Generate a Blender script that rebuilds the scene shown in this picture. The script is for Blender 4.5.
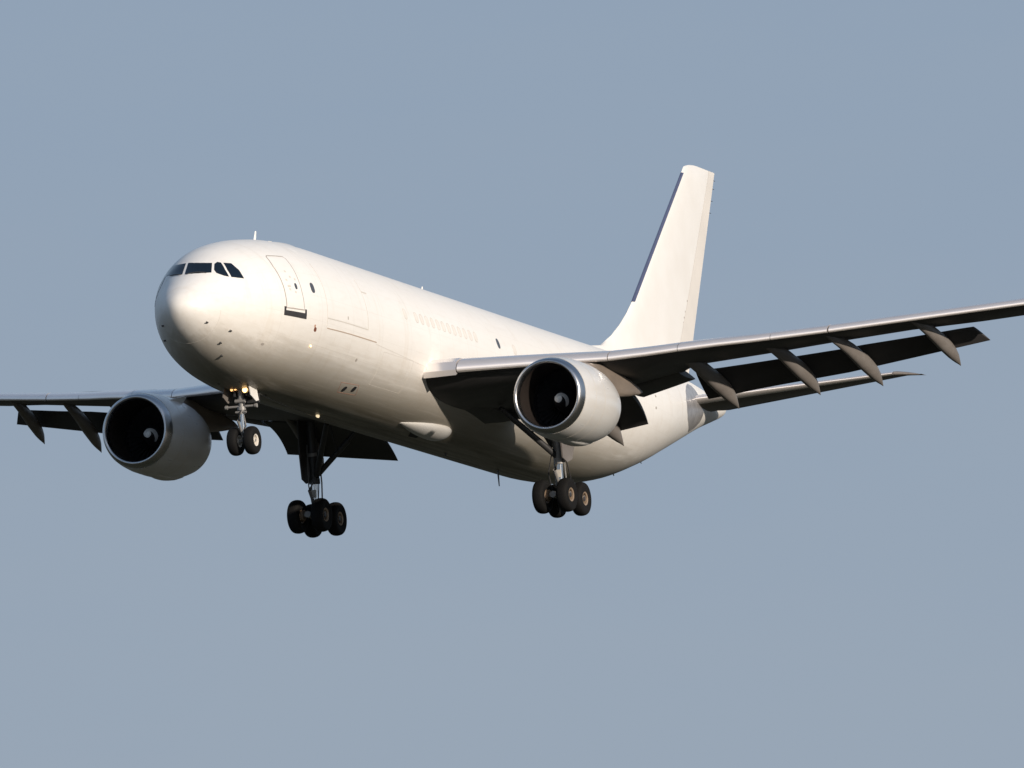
import bpy, bmesh, math, random
import numpy as np
from mathutils import Matrix, Vector

random.seed(7)
for o in list(bpy.data.objects):
    bpy.data.objects.remove(o)
scene = bpy.context.scene
R = math.radians

# ------------------------------------------------------------------ camera, sky, sun, exposure
# aircraft frame: X aft, Y towards the starboard wing, Z up (metres); OFF is the point between the main wheels
OFF = Vector((24.7, 0.0, -5.46))
PITCH = R(4.0)
CAM_P = Vector((-328.9087, -145.3503, -55.2618))
CAM_R = Vector((0.3772911, -0.92564979, -0.02870365))
CAM_U = Vector((-0.1209194, -0.07996786, 0.98943602))
CAM_F = Vector((0.91816661, 0.36983457, 0.14210018))
M0 = Matrix.Rotation(PITCH, 4, 'Y')
cam_w = M0 @ (CAM_P - OFF)
PLANE_Z = 1.7 - cam_w.z
M = Matrix.Translation((0, 0, PLANE_Z)) @ M0

cd = bpy.data.cameras.new('camera')
cam = bpy.data.objects.new('camera', cd)
scene.collection.objects.link(cam)
rot = Matrix((CAM_R, CAM_U, -CAM_F)).transposed().to_4x4()
cam.matrix_world = M @ Matrix.Translation(CAM_P - OFF) @ rot
cd.sensor_width = 36.0
cd.lens = 10602.58 * 36.0 / 1024.0
cd.clip_start = 1.0
cd.clip_end = 20000.0
scene.camera = cam

SUN_AZ, SUN_EL = R(60), R(13.8)          # in the aircraft frame, az from the nose towards port
s_ac = Vector((-math.cos(SUN_AZ)*math.cos(SUN_EL), -math.sin(SUN_AZ)*math.cos(SUN_EL), math.sin(SUN_EL)))
s_w = (M0.to_3x3() @ s_ac).normalized()
sl = bpy.data.lights.new('sun', 'SUN')
sl.energy = 4.35
sl.angle = R(0.55)
sl.color = (1.0, 0.875, 0.735)
sun = bpy.data.objects.new('sun', sl)
scene.collection.objects.link(sun)
sun.rotation_euler = (-s_w).to_track_quat('-Z', 'Y').to_euler()

world = bpy.data.worlds.new('World')
scene.world = world
world.use_nodes = True
wn, wl = world.node_tree.nodes, world.node_tree.links
wn.clear()
wout = wn.new('ShaderNodeOutputWorld')
bg = wn.new('ShaderNodeBackground')
bg.inputs['Strength'].default_value = 0.15
sky = wn.new('ShaderNodeTexSky')
sky.sky_type = 'NISHITA'
sky.sun_disc = False
sky.sun_elevation = math.asin(s_w.z)
sky.sun_rotation = math.atan2(s_w.x, s_w.y)
sky.air_density = 1.0
sky.dust_density = 1.5
tc = wn.new('ShaderNodeTexCoord')
sep = wn.new('ShaderNodeSeparateXYZ')
wl.new(tc.outputs['Generated'], sep.inputs[0])
# thin high haze with faint streaks of cloud
mp = wn.new('ShaderNodeMapping')
mp.inputs['Scale'].default_value = (9, 9, 34)
wl.new(tc.outputs['Generated'], mp.inputs[0])
nz = wn.new('ShaderNodeTexNoise')
nz.inputs['Scale'].default_value = 1.6
nz.inputs['Detail'].default_value = 5
nz.inputs['Roughness'].default_value = 0.55
wl.new(mp.outputs[0], nz.inputs[0])
# low band of haze: paler at the horizon, bluer above
K = 1.0 / 0.15
g0 = wn.new('ShaderNodeMapRange'); g0.interpolation_type = 'SMOOTHSTEP'
g0.inputs['From Min'].default_value = 0.03
g0.inputs['From Max'].default_value = 0.135
wl.new(sep.outputs['Z'], g0.inputs['Value'])
nadd = wn.new('ShaderNodeMath'); nadd.operation = 'MULTIPLY_ADD'
wl.new(nz.outputs['Fac'], nadd.inputs[0]); nadd.inputs[1].default_value = 0.75; nadd.inputs[2].default_value = -0.37
gsum = wn.new('ShaderNodeMath'); gsum.operation = 'ADD'; gsum.use_clamp = True
wl.new(g0.outputs[0], gsum.inputs[0]); wl.new(nadd.outputs[0], gsum.inputs[1])
cr = wn.new('ShaderNodeMix'); cr.data_type = 'RGBA'
wl.new(gsum.outputs[0], cr.inputs['Factor'])
cr.inputs['A'].default_value = (0.314 * K, 0.381 * K, 0.466 * K, 1)
cr.inputs['B'].default_value = (0.280 * K, 0.360 * K, 0.468 * K, 1)
mr = wn.new('ShaderNodeMapRange')
mr.inputs['From Min'].default_value = 0.12
mr.inputs['From Max'].default_value = 0.6
mr.inputs['To Min'].default_value = 1.0
mr.inputs['To Max'].default_value = 0.10
wl.new(sep.outputs['Z'], mr.inputs['Value'])
mx = wn.new('ShaderNodeMix'); mx.data_type = 'RGBA'
wl.new(mr.outputs[0], mx.inputs['Factor'])
wl.new(sky.outputs[0], mx.inputs['A'])
wl.new(cr.outputs['Result'], mx.inputs['B'])
wl.new(mx.outputs['Result'], bg.inputs['Color'])
wl.new(bg.outputs[0], wout.inputs[0])

scene.view_settings.view_transform = 'Standard'
scene.view_settings.look = 'None'
scene.view_settings.exposure = 0.0
scene.view_settings.gamma = 1.0
scene.view_settings.use_curve_mapping = False
scene.cycles.max_bounces = 8
scene.cycles.use_denoising = True

# ------------------------------------------------------------------ materials
def mat(name, col, rough=0.5, metal=0.0, coat=0.0, var=0.0, vscale=(1, 1, 1), vcol=None, bump=0.0, rvar=0.0, spec=None, emit=None, estr=0.0):
    m = bpy.data.materials.new(name)
    m.use_nodes = True
    n, l = m.node_tree.nodes, m.node_tree.links
    p = n['Principled BSDF']
    p.inputs['Base Color'].default_value = (*col, 1)
    p.inputs['Roughness'].default_value = rough
    p.inputs['Metallic'].default_value = metal
    p.inputs['Coat Weight'].default_value = coat
    p.inputs['Coat Roughness'].default_value = 0.12
    if spec is not None:
        p.inputs['Specular IOR Level'].default_value = spec
    if emit:
        p.inputs['Emission Color'].default_value = (*emit, 1)
        p.inputs['Emission Strength'].default_value = estr
    t = n.new('ShaderNodeTexCoord')
    mpn = n.new('ShaderNodeMapping')
    mpn.inputs['Scale'].default_value = vscale
    l.new(t.outputs['Object'], mpn.inputs[0])
    nn = n.new('ShaderNodeTexNoise')
    nn.inputs['Scale'].default_value = 1.0
    nn.inputs['Detail'].default_value = 7
    nn.inputs['Roughness'].default_value = 0.6
    l.new(mpn.outputs[0], nn.inputs[0])
    r = n.new('ShaderNodeValToRGB')
    r.color_ramp.elements[0].position = 0.35
    r.color_ramp.elements[1].position = 0.75
    l.new(nn.outputs['Fac'], r.inputs[0])
    mm = n.new('ShaderNodeMix'); mm.data_type = 'RGBA'
    mm.inputs['A'].default_value = (*col, 1)
    vc = vcol or tuple(c * 0.6 for c in col)
    mm.inputs['B'].default_value = (*[a + (b - a) * var for a, b in zip(col, vc)], 1)
    l.new(r.outputs[0], mm.inputs['Factor'])
    l.new(mm.outputs['Result'], p.inputs['Base Color'])
    if rvar:
        q = n.new('ShaderNodeMapRange')
        q.inputs['To Min'].default_value = rough - rvar
        q.inputs['To Max'].default_value = rough + rvar
        l.new(nn.outputs['Fac'], q.inputs['Value'])
        l.new(q.outputs[0], p.inputs['Roughness'])
    if bump:
        b = n.new('ShaderNodeBump')
        b.inputs['Strength'].default_value = bump
        b.inputs['Distance'].default_value = 0.02
        l.new(nn.outputs['Fac'], b.inputs['Height'])
        l.new(b.outputs[0], p.inputs['Normal'])
    return m

def fuselage_mat():
    """white airline paint: faint frame seams, streaked belly dirt with underside shade painted in, brownish stains"""
    m = bpy.data.materials.new('white_fuselage_paint')
    m.use_nodes = True
    n, l = m.node_tree.nodes, m.node_tree.links
    p = n['Principled BSDF']
    p.inputs['Roughness'].default_value = 0.33
    p.inputs['Coat Weight'].default_value = 0.08
    p.inputs['Coat Roughness'].default_value = 0.25
    t = n.new('ShaderNodeTexCoord')
    def noise(sc, det=6, rough=0.6):
        a = n.new('ShaderNodeMapping'); a.inputs['Scale'].default_value = sc
        l.new(t.outputs['Object'], a.inputs[0])
        b = n.new('ShaderNodeTexNoise'); b.inputs['Scale'].default_value = 1; b.inputs['Detail'].default_value = det
        b.inputs['Roughness'].default_value = rough
        l.new(a.outputs[0], b.inputs[0]); return b.outputs['Fac']
    def mathn(op, a, b=None, clamp=False):
        q = n.new('ShaderNodeMath'); q.operation = op; q.use_clamp = clamp
        for i, v in enumerate((a, b)):
            if v is None: continue
            if isinstance(v, (int, float)): q.inputs[i].default_value = v
            else: l.new(v, q.inputs[i])
        return q.outputs[0]
    def rng(v, a, b, c, d):
        q = n.new('ShaderNodeMapRange'); l.new(v, q.inputs['Value'])
        for k, x in zip(('From Min', 'From Max', 'To Min', 'To Max'), (a, b, c, d)): q.inputs[k].default_value = x
        return q.outputs[0]
    def mix(f, a, b):
        q = n.new('ShaderNodeMix'); q.data_type = 'RGBA'
        l.new(f, q.inputs['Factor'])
        for k, v in (('A', a), ('B', b)):
            if isinstance(v, tuple): q.inputs[k].default_value = (*v, 1)
            else: l.new(v, q.inputs[k])
        return q.outputs['Result']
    s = n.new('ShaderNodeSeparateXYZ'); l.new(t.outputs['Object'], s.inputs[0])
    big = noise((0.18, 0.5, 0.5))
    streak = noise((0.12, 3.0, 3.0), 8, 0.65)
    fine = noise((1.6, 5, 5), 8)
    run = noise((2.2, 0.5, 0.25), 6, 0.7)          # vertical run marks
    col = mix(rng(big, 0.35, 0.75, 0, 1), (0.79, 0.782, 0.765), (0.755, 0.742, 0.72))
    col = mix(rng(run, 0.54, 0.78, 0, 0.38), col, (0.60, 0.53, 0.44))
    # skin joints: circumferential every 2.65 m and a few lap joints
    fx = mathn('FRACT', mathn('DIVIDE', mathn('ADD', s.outputs['X'], 100.55), 2.65))
    ring = mathn('LESS_THAN', mathn('ABSOLUTE', mathn('SUBTRACT', fx, 0.5)), 0.006)
    # slight tone differences from skin panel to skin panel
    ang = mathn('ARCTAN2', s.outputs['Y'], mathn('SUBTRACT', s.outputs['Z'], 5.46))
    cx_ = mathn('FLOOR', mathn('DIVIDE', mathn('ADD', s.outputs['X'], 101.87), 2.65)); cy_ = mathn('FLOOR', mathn('MULTIPLY', ang, 3.2))
    cmb = n.new('ShaderNodeCombineXYZ'); l.new(cx_, cmb.inputs[0]); l.new(cy_, cmb.inputs[1])
    wnz = n.new('ShaderNodeTexWhiteNoise'); l.new(cmb.outputs[0], wnz.inputs['Vector'])
    col = mix(mathn('MULTIPLY', wnz.outputs['Value'], 0.10), col, (0.62, 0.59, 0.54))
    fy = mathn('FRACT', mathn('MULTIPLY', ang, 3.2))
    lap = mathn('LESS_THAN', mathn('ABSOLUTE', mathn('SUBTRACT', fy, 0.5)), 0.012)
    col = mix(mathn('MULTIPLY', lap, 0.10), col, (0.40, 0.37, 0.33))
    ring = mathn('MULTIPLY', ring, rng(s.outputs['X'], -20.6, -19.5, 0, 1))
    col = mix(mathn('MULTIPLY', ring, 0.16), col, (0.40, 0.37, 0.33))
    # belly: oil and hydraulic streaks, with underside shade painted into the same darkening
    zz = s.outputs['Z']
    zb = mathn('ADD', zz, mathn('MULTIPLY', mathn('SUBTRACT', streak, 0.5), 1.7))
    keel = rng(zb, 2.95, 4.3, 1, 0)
    grime_shade = mathn('MULTIPLY', keel, rng(streak, 0.30, 0.6, 0.55, 1.0), True)
    col = mix(mathn('MULTIPLY', rng(zb, 3.5, 5.8, 0.42, 0), rng(fine, .3, .7, .6, 1)), col, (0.50, 0.42, 0.32))  # tan lower sides: part dirt, part shade put into the colour
    col = mix(grime_shade, col, (0.13, 0.115, 0.08))
    col = mix(mathn('MULTIPLY', rng(fine, 0.5, 0.8, 0, 0.12), 1.0), col, (0.45, 0.40, 0.33))
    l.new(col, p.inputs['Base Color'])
    l.new(rng(big, 0.3, 0.7, 0.42, 0.52), p.inputs['Roughness'])
    b = n.new('ShaderNodeBump'); b.inputs['Strength'].default_value = 0.10; b.inputs['Distance'].default_value = 0.03
    hh = noise((1.9, 1.2, 1.2), 2)
    l.new(hh, b.inputs['Height']); l.new(b.outputs[0], p.inputs['Normal'])
    return m

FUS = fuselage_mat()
WHITE = mat('white_paint', (0.79, 0.78, 0.76), 0.35, coat=0.2, var=0.25, vscale=(0.6, 1.2, 0.5), vcol=(0.55, 0.50, 0.43), rvar=0.05)
NAC = mat('white_nacelle_paint', (0.665, 0.665, 0.66), 0.28, metal=0.08, coat=0.3, var=0.35, vscale=(0.7, 2.2, 2.2), vcol=(0.55, 0.49, 0.41), rvar=0.02)
WING = mat('wing_grey_paint', (0.30, 0.295, 0.30), 0.45, var=0.5, vscale=(1.8, 0.6, 2), vcol=(0.17, 0.16, 0.15), rvar=0.08)
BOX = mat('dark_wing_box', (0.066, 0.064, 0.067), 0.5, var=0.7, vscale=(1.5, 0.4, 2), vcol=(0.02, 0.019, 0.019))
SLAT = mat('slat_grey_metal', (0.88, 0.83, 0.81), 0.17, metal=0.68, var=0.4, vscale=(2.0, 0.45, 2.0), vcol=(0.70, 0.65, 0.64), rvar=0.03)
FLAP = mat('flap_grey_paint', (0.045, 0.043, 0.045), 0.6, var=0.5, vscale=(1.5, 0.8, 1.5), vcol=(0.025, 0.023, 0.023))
FAIR = mat('fairing_beige_grey', (0.185, 0.17, 0.16), 0.48, var=0.7, vscale=(1.2, 2, 2), vcol=(0.12, 0.105, 0.095))
LIP = mat('polished_lip_metal', (0.58, 0.58, 0.59), 0.28, metal=1.0, var=0.3, vscale=(3, 3, 3), rvar=0.06)
FINLE = mat('fin_edge_metal', (0.13, 0.15, 0.25), 0.35, metal=0.5, var=0.3, vscale=(2, 2, 2))
DUCT = mat('inlet_duct_lining', (0.045, 0.037, 0.034), 0.35, metal=0.4, var=0.3, vscale=(3, 3, 3))
BLACK = mat('black_interior', (0.012, 0.012, 0.014), 0.6)
BLADE = mat('fan_blade_metal', (0.10, 0.10, 0.11), 0.35, metal=0.8)
HOT = mat('exhaust_metal', (0.16, 0.14, 0.125), 0.4, metal=0.8, var=0.5, vscale=(2, 2, 2))
GLASS = mat('cockpit_glass', (0.008, 0.015, 0.026), 0.12, spec=0.28)
STAB = mat('stabilizer_grey', (0.10, 0.085, 0.07), 0.42, metal=0.3, var=0.5, vscale=(1.5, .5, 2))
RUD = mat('rudder_paint', (0.71, 0.68, 0.64), 0.4, var=0.25, vscale=(0.6, 1.2, 0.5))
PYL = mat('pylon_brown_grey', (0.27, 0.225, 0.19), 0.45, metal=0.2, var=0.6, vscale=(1.2, 2, 2), vcol=(0.15, 0.13, 0.115))
BEAC = mat('lit_belly_beacon', (0.9, 0.8, 0.6), 0.3, emit=(1.0, 0.8, 0.5), estr=0.9)
DARKW = mat('cabin_window_glass', (0.06, 0.065, 0.075), 0.12)
SEAM = mat('seam_grey', (0.36, 0.33, 0.30), 0.6)
PLUG = mat('plug_paint', (0.735, 0.71, 0.675), 0.55, var=0.5, vscale=(3, 3, 3), vcol=(0.60, 0.56, 0.51))
PLUGR = mat('plug_rim_grey', (0.54, 0.51, 0.475), 0.6, var=0.6, vscale=(2, 2, 2), vcol=(0.72, 0.70, 0.67))
SEAMF = mat('faint_seam', (0.60, 0.57, 0.525), 0.5)
GASK = mat('window_frame_white', (0.74, 0.72, 0.69), 0.4)
SCUFF = mat('scuff_plate_grey', (0.075, 0.07, 0.072), 0.4, metal=0.5, var=0.4, vscale=(6, 6, 6))
TYRE = mat('tyre_rubber', (0.007, 0.007, 0.0075), 0.8, var=0.4, vscale=(5, 5, 5), vcol=(0.010, 0.0095, 0.009), bump=0.2, spec=0.2)
RIMW = mat('rim_white', (0.66, 0.62, 0.56), 0.4, var=0.3, vscale=(8, 8, 8))
RIMG = mat('rim_dull_bronze', (0.33, 0.25, 0.18), 0.45, metal=0.3, var=0.4, vscale=(8, 8, 8))
GEAR = mat('gear_grey_paint', (0.30, 0.295, 0.29), 0.4, metal=0.2, var=0.5, vscale=(4, 4, 4), vcol=(0.2, 0.18, 0.16))
GEARD = mat('gear_dark_paint', (0.05, 0.05, 0.053), 0.45, metal=0.2, var=0.4, vscale=(4, 4, 4))
CHROME = mat('oleo_chrome', (0.8, 0.79, 0.77), 0.15, metal=1.0)
RUST = mat('red_brown_stain', (0.16, 0.055, 0.03), 0.6)
LAMPON = mat('lit_landing_lamp', (0.9, 0.7, 0.4), 0.3, emit=(1.0, 0.60, 0.24), estr=3.5)
LAMPDIM = mat('lit_small_lamp', (0.9, 0.7, 0.4), 0.3, emit=(1.0, 0.50, 0.18), estr=2.0)
SEALM = mat('seal_plate_metal', (0.50, 0.49, 0.49), 0.35, metal=0.5, var=0.7, vscale=(2.5, 2.5, 2.5), vcol=(0.2, 0.19, 0.2), rvar=0.1)

# ------------------------------------------------------------------ mesh helpers
COL = scene.collection
def mk(name, verts, faces, m, parent, smooth=True, local=False, mirror=1, sharp=38, loc=None):
    me = bpy.data.meshes.new(name)
    V = [(v[0], v[1] * mirror, v[2]) if local else (v[0] - OFF.x, v[1] * mirror, v[2] - OFF.z) for v in verts]
    me.from_pydata(V, [], faces)
    bm = bmesh.new(); bm.from_mesh(me)
    bmesh.ops.remove_doubles(bm, verts=bm.verts, dist=1e-5)
    bmesh.ops.recalc_face_normals(bm, faces=bm.faces)
    bm.to_mesh(me); bm.free()
    me.materials.append(m)
    if smooth:
        me.shade_smooth()
        me.set_sharp_from_angle(angle=R(sharp))
    o = bpy.data.objects.new(name, me)
    COL.objects.link(o)
    if parent: o.parent = parent
    if loc is not None: o.location = loc
    return o

class MB:
    def __init__(s): s.v = []; s.f = []
    def add(s, v, f):
        k = len(s.v); s.v += [tuple(a) for a in v]; s.f += [tuple(i + k for i in q) for q in f]
    def loft(s, rings, cap=True, closed=True):
        n = len(rings[0]); v = [p for r in rings for p in r]; f = []
        for i in range(len(rings) - 1):
            for j in range(n if closed else n - 1):
                a, b = i * n + j, i * n + (j + 1) % n
                f.append((a, b, b + n, a + n))
        if cap:
            f.append(tuple(range(n))[::-1]); f.append(tuple((len(rings) - 1) * n + j for j in range(n)))
        s.add(v, f)
    def tube(s, path, radii, n=14, cap=True, squash=1.0):
        path = [Vector(p) for p in path]
        if not hasattr(radii, '__len__'): radii = [radii] * len(path)
        rings = []
        for i, p in enumerate(path):
            t = (path[min(i + 1, len(path) - 1)] - path[max(i - 1, 0)]).normalized()
            ref = Vector((0, 0, 1)) if abs(t.z) < 0.9 else Vector((1, 0, 0))
            a = t.cross(ref).normalized(); b = a.cross(t)
            rings.append([p + radii[i] * (math.cos(2 * math.pi * k / n) * a + squash * math.sin(2 * math.pi * k / n) * b) for k in range(n)])
        s.loft(rings, cap)
    def box(s, c, h, rot=None, bev=0.0):
        c = Vector(c); v = []
        for x in (-1, 1):
            for y in (-1, 1):
                for z in (-1, 1):
                    p = Vector((x * h[0], y * h[1], z * h[2]))
                    if rot is not None: p = rot @ p
                    v.append(c + p)
        s.add(v, [(0, 1, 3, 2), (4, 6, 7, 5), (0, 4, 5, 1), (2, 3, 7, 6), (0, 2, 6, 4), (1, 5, 7, 3)])
    def plate(s, pts, th):
        """flat polygon (3D points) given a thickness vector"""
        th = Vector(th); n = len(pts)
        v = [Vector(p) for p in pts] + [Vector(p) + th for p in pts]
        s.add(v, [tuple(range(n))[::-1], tuple(range(n, 2 * n))] + [(i, (i + 1) % n, (i + 1) % n + n, i + n) for i in range(n)])
    def lathe(s, prof, c=(0, 0, 0), axis='x', n=48, closed=False, tilt=None):
        """prof: (along, radius)"""
        c = Vector(c); rings = []
        for a, r in prof:
            ring = []
            for k in range(n):
                t = 2 * math.pi * k / n; u, w = r * math.cos(t), r * math.sin(t)
                p = Vector((a, u, w)) if axis == 'x' else Vector((u, a, w))
                if tilt is not None: p = tilt @ p
                ring.append(c + p)
            rings.append(ring)
        if closed: rings.append(rings[0])
        s.loft(rings, cap=not closed)
    def build(s, name, m, parent, **k): return mk(name, s.v, s.f, m, parent, **k)

def lerp(a, b, t): return a + (b - a) * t

# ------------------------------------------------------------------ ground
me = bpy.data.meshes.new('ground')
bm = bmesh.new()
bmesh.ops.create_grid(bm, x_segments=60, y_segments=60, size=9000)
bm.to_mesh(me); bm.free()
gm = bpy.data.materials.new('airfield_grass'); gm.use_nodes = True
n, l = gm.node_tree.nodes, gm.node_tree.links
gp = n['Principled BSDF']; gp.inputs['Roughness'].default_value = 0.95
gt = n.new('ShaderNodeTexCoord'); g1 = n.new('ShaderNodeTexNoise'); g1.inputs['Scale'].default_value = 0.03; g1.inputs['Detail'].default_value = 10
l.new(gt.outputs['Object'], g1.inputs[0])
gr = n.new('ShaderNodeValToRGB')
gr.color_ramp.elements[0].position = 0.35; gr.color_ramp.elements[0].color = (0.016, 0.021, 0.009, 1)
gr.color_ramp.elements[1].position = 0.68; gr.color_ramp.elements[1].color = (0.038, 0.034, 0.018, 1)
l.new(g1.outputs['Fac'], gr.inputs[0]); l.new(gr.outputs[0], gp.inputs['Base Color'])
me.materials.append(gm)
ground = bpy.data.objects.new('ground', me); COL.objects.link(ground)
ground['kind'] = 'structure'

# ------------------------------------------------------------------ the airplane
plane = bpy.data.objects.new('airplane', None)
COL.objects.link(plane)
plane.matrix_world = M
plane['label'] = 'plain white twin engine cargo jet in flight on landing approach, wheels and flaps down'
plane['category'] = 'airplane'

# ---- fuselage surface
XS = np.array([1.2,1.3,1.54,1.96,2.56,3.24,4.09,5.11,6.3,8.0,10.5,33,36,39,42,45,48,50,52,53,53.6])
ZT = np.array([-.45,-.12,.14,.50,.94,1.49,1.97,2.29,2.53,2.73,2.82,2.82,2.82,2.83,2.84,2.86,2.84,2.72,2.55,2.50,2.46])
ZB = np.array([-.45,-.77,-1.07,-1.41,-1.74,-2.02,-2.29,-2.53,-2.71,-2.82,-2.82,-2.82,-2.68,-2.25,-1.5,-.60,.33,.95,1.50,1.78,2.0])
WW = np.array([0,.33,.66,1.00,1.34,1.68,2.06,2.41,2.64,2.79,2.82,2.82,2.8,2.72,2.45,1.92,1.36,1.0,.66,.46,.24])
_xw = np.sqrt(XS - 1.2)
def pchip(ys, x):
    h = np.diff(_xw); d = np.diff(ys) / h; m = np.zeros_like(ys)
    for i in range(1, len(ys) - 1):
        if d[i-1] * d[i] > 0:
            w1 = 2*h[i] + h[i-1]; w2 = h[i] + 2*h[i-1]; m[i] = (w1 + w2) / (w1/d[i-1] + w2/d[i])
    m[0] = d[0]; m[-1] = d[-1]
    k = min(max(int(np.searchsorted(_xw, x)) - 1, 0), len(h) - 1); t = (x - _xw[k]) / h[k]
    return (2*t**3-3*t**2+1)*ys[k]+(t**3-2*t**2+t)*h[k]*m[k]+(-2*t**3+3*t**2)*ys[k+1]+(t**3-t**2)*h[k]*m[k+1]
def S(x, th):                                   # th in degrees; 90 = crown, 180 = port side, 270 = keel
    u = math.sqrt(max(x - 1.2, 0)); zt, zb, w = pchip(ZT, u), pchip(ZB, u), pchip(WW, u)
    t = R(th)
    return Vector((x, w * math.cos(t), (zt + zb) / 2 + (zt - zb) / 2 * math.sin(t)))
def N(x, th):
    a = S(x + .02, th) - S(max(x - .02, 1.21), th); b = S(x, th + .5) - S(x, th - .5)
    nn = a.cross(b).normalized(); c = S(x, th); c = Vector((0, c.y, c.z - 0))
    return nn if nn.dot(Vector((-.3, c.y, c.z))) > 0 else -nn
def SO(x, th, o): return S(x, th) + N(x, th) * o

b = MB()
xs = [1.2 + 6.8 * (i / 44) ** 2 for i in range(1, 45)] + [8 + i * 0.5 for i in range(1, 85)] + [50 + 3.6 * i / 14 for i in range(1, 15)]
rings = [[S(x, t * 360 / 128) for t in range(128)] for x in xs]
b.loft(rings, cap=False)
k = len(b.v); b.v.append(tuple(S(1.2, 0))); b.f += [(k, (j + 1) % 128, j) for j in range(128)]
e = (len(rings) - 1) * 128; b.f.append(tuple(e + j for j in range(128)))
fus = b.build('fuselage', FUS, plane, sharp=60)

def patch(name, poly, m, parent, off=0.008, rows=10, cols=10, axis=0):
    """convex polygon in (x, theta) laid on the skin with a skirt down into it"""
    P = list(poly)
    lo = min(p[axis] for p in P); hi = max(p[axis] for p in P)
    def cross(v):
        out = []
        for i in range(len(P)):
            a, c = P[i], P[(i + 1) % len(P)]
            if (a[axis] - v) * (c[axis] - v) <= 0 and abs(a[axis] - c[axis]) > 1e-9:
                t = (v - a[axis]) / (c[axis] - a[axis]); out.append(lerp(a[1 - axis], c[1 - axis], t))
        return min(out), max(out)
    grid = []
    vs = sorted(set([lerp(lo, hi, min(max(i / rows, 1e-4), 1 - 1e-4)) for i in range(rows + 1)] + [min(max(p[axis], lo + 1e-4*(hi-lo)), hi - 1e-4*(hi-lo)) for p in P]))
    for v in vs:
        a, c = cross(v)
        grid.append([(v, lerp(a, c, j / cols)) if axis == 0 else (lerp(a, c, j / cols), v) for j in range(cols + 1)])
    q = MB(); nr, nc = len(grid), cols + 1
    V = [SO(x, t, off) for r_ in grid for x, t in r_] + [SO(x, t, -0.02) for r_ in grid for x, t in r_]
    F = [(i*nc+j, i*nc+j+1, (i+1)*nc+j+1, (i+1)*nc+j) for i in range(nr-1) for j in range(nc-1)]
    o = nr * nc
    ed = [(i, 0) for i in range(nr)] + [(nr-1, j) for j in range(1, nc)] + [(i, nc-1) for i in range(nr-2, -1, -1)] + [(0, j) for j in range(nc-2, 0, -1)]
    for i in range(len(ed)):
        a = ed[i][0]*nc+ed[i][1]; c2 = ed[(i+1) % len(ed)]; c = c2[0]*nc+c2[1]
        F.append((a, c, c+o, a+o))
    q.add(V, F)
    return q.build(name, m, parent, sharp=30)

def ovalpoly(x, th, rx, rth, n=20, skew=0.0, p=2.6):
    out = []
    for i in range(n):
        a = 2 * math.pi * (i + .5) / n; c, s_ = math.cos(a), math.sin(a)
        cx = math.copysign(abs(c) ** (2 / p), c); sy = math.copysign(abs(s_) ** (2 / p), s_)
        out.append((x + rx * cx + skew * sy, th + rth * sy))
    return out

def strip(q, pts, w=0.03, off=0.004, step=0.12, close=False):
    P = list(pts) + ([pts[0]] if close else [])
    path = []
    for (x0, t0), (x1, t1) in zip(P[:-1], P[1:]):
        d = (S(x1, t1) - S(x0, t0)).length; k = max(1, int(d / step))
        for i in range(k): path.append((lerp(x0, x1, i / k), lerp(t0, t1, i / k)))
    path.append(P[-1])
    V = []
    for i, (x, t) in enumerate(path):
        a = path[max(i-1, 0)]; c = path[min(i+1, len(path)-1)]
        d = (S(*c) - S(*a)).normalized(); nn = N(x, t); sd = d.cross(nn).normalized() * (w / 2)
        p = S(x, t)
        V += [p + nn * off + sd, p + nn * off - sd, p - nn * .01 - sd, p - nn * .01 + sd]
    F = []
    for i in range(len(path) - 1):
        for j in range(4):
            F.append((i*4+j, i*4+(j+1) % 4, (i+1)*4+(j+1) % 4, (i+1)*4+j))
    F += [(0, 1, 2, 3), tuple(len(V) - 4 + j for j in range(4))]
    q.add(V, F)

# cockpit glazing (three panes a side); the pane row is laid out from its measured corners
PANES = [[(2.41, 83.1), (2.582, 81.8), (2.732, 81.1), (2.873, 80.5), (3.018, 79.9), (2.952, 89.1), (2.944, 97.6), (2.98, 105.3), (3.052, 112.2), (2.955, 114.3), (2.863, 116.5), (2.775, 118.7), (2.688, 121.1), (2.553, 113.6), (2.446, 105.0), (2.389, 94.9)],
         [(3.055, 115.6), (3.118, 116.0), (3.184, 116.4), (3.21, 118.5), (3.238, 120.5), (3.09, 131.3), (3.016, 142.0), (2.953, 139.7), (2.895, 137.2), (2.831, 132.4), (2.78, 127.2), (2.805, 124.2), (2.833, 121.2), (2.941, 118.3)],
         [(3.287, 122.7), (3.38, 126.0), (3.481, 129.0), (3.487, 135.2), (3.519, 141.1), (3.502, 146.5), (3.505, 151.8), (3.286, 148.4), (3.084, 144.2), (3.148, 133.5)]]
for P in PANES:
    patch('cockpit_window', P, GLASS, fus, off=0.010, axis=1, rows=14, cols=8)
FAR = [(3.272, 42.8), (3.38, 43.8), (3.598, 44.6), (3.75, 45.0), (3.70, 49.0), (3.503, 55.9), (3.245, 63.4), (3.115, 70.0), (3.05, 76.1), (2.901, 76.4), (2.759, 76.7), (2.611, 77.1), (2.439, 77.9), (2.524, 69.8), (2.667, 61.2), (2.871, 52.5)]
patch('cockpit_window', FAR, GLASS, fus, off=0.010, axis=1, rows=14, cols=8)
for P in PANES[1:]:
    patch('cockpit_window', [(x + .25, 157 - t) for x, t in P], GLASS, fus, off=0.010, axis=1, rows=12, cols=8)
# wipers
q = MB()
for (x0, t0), (x1, t1) in (((2.39, 86), (2.62, 116)), ((2.46, 76), (2.85, 54))):
    q.tube([SO(lerp(x0, x1, i/6) - .05, lerp(t0, t1, i/6), .03) for i in range(7)], 0.014, n=6)
q.build('windscreen_wiper', GEARD, fus)

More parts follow.
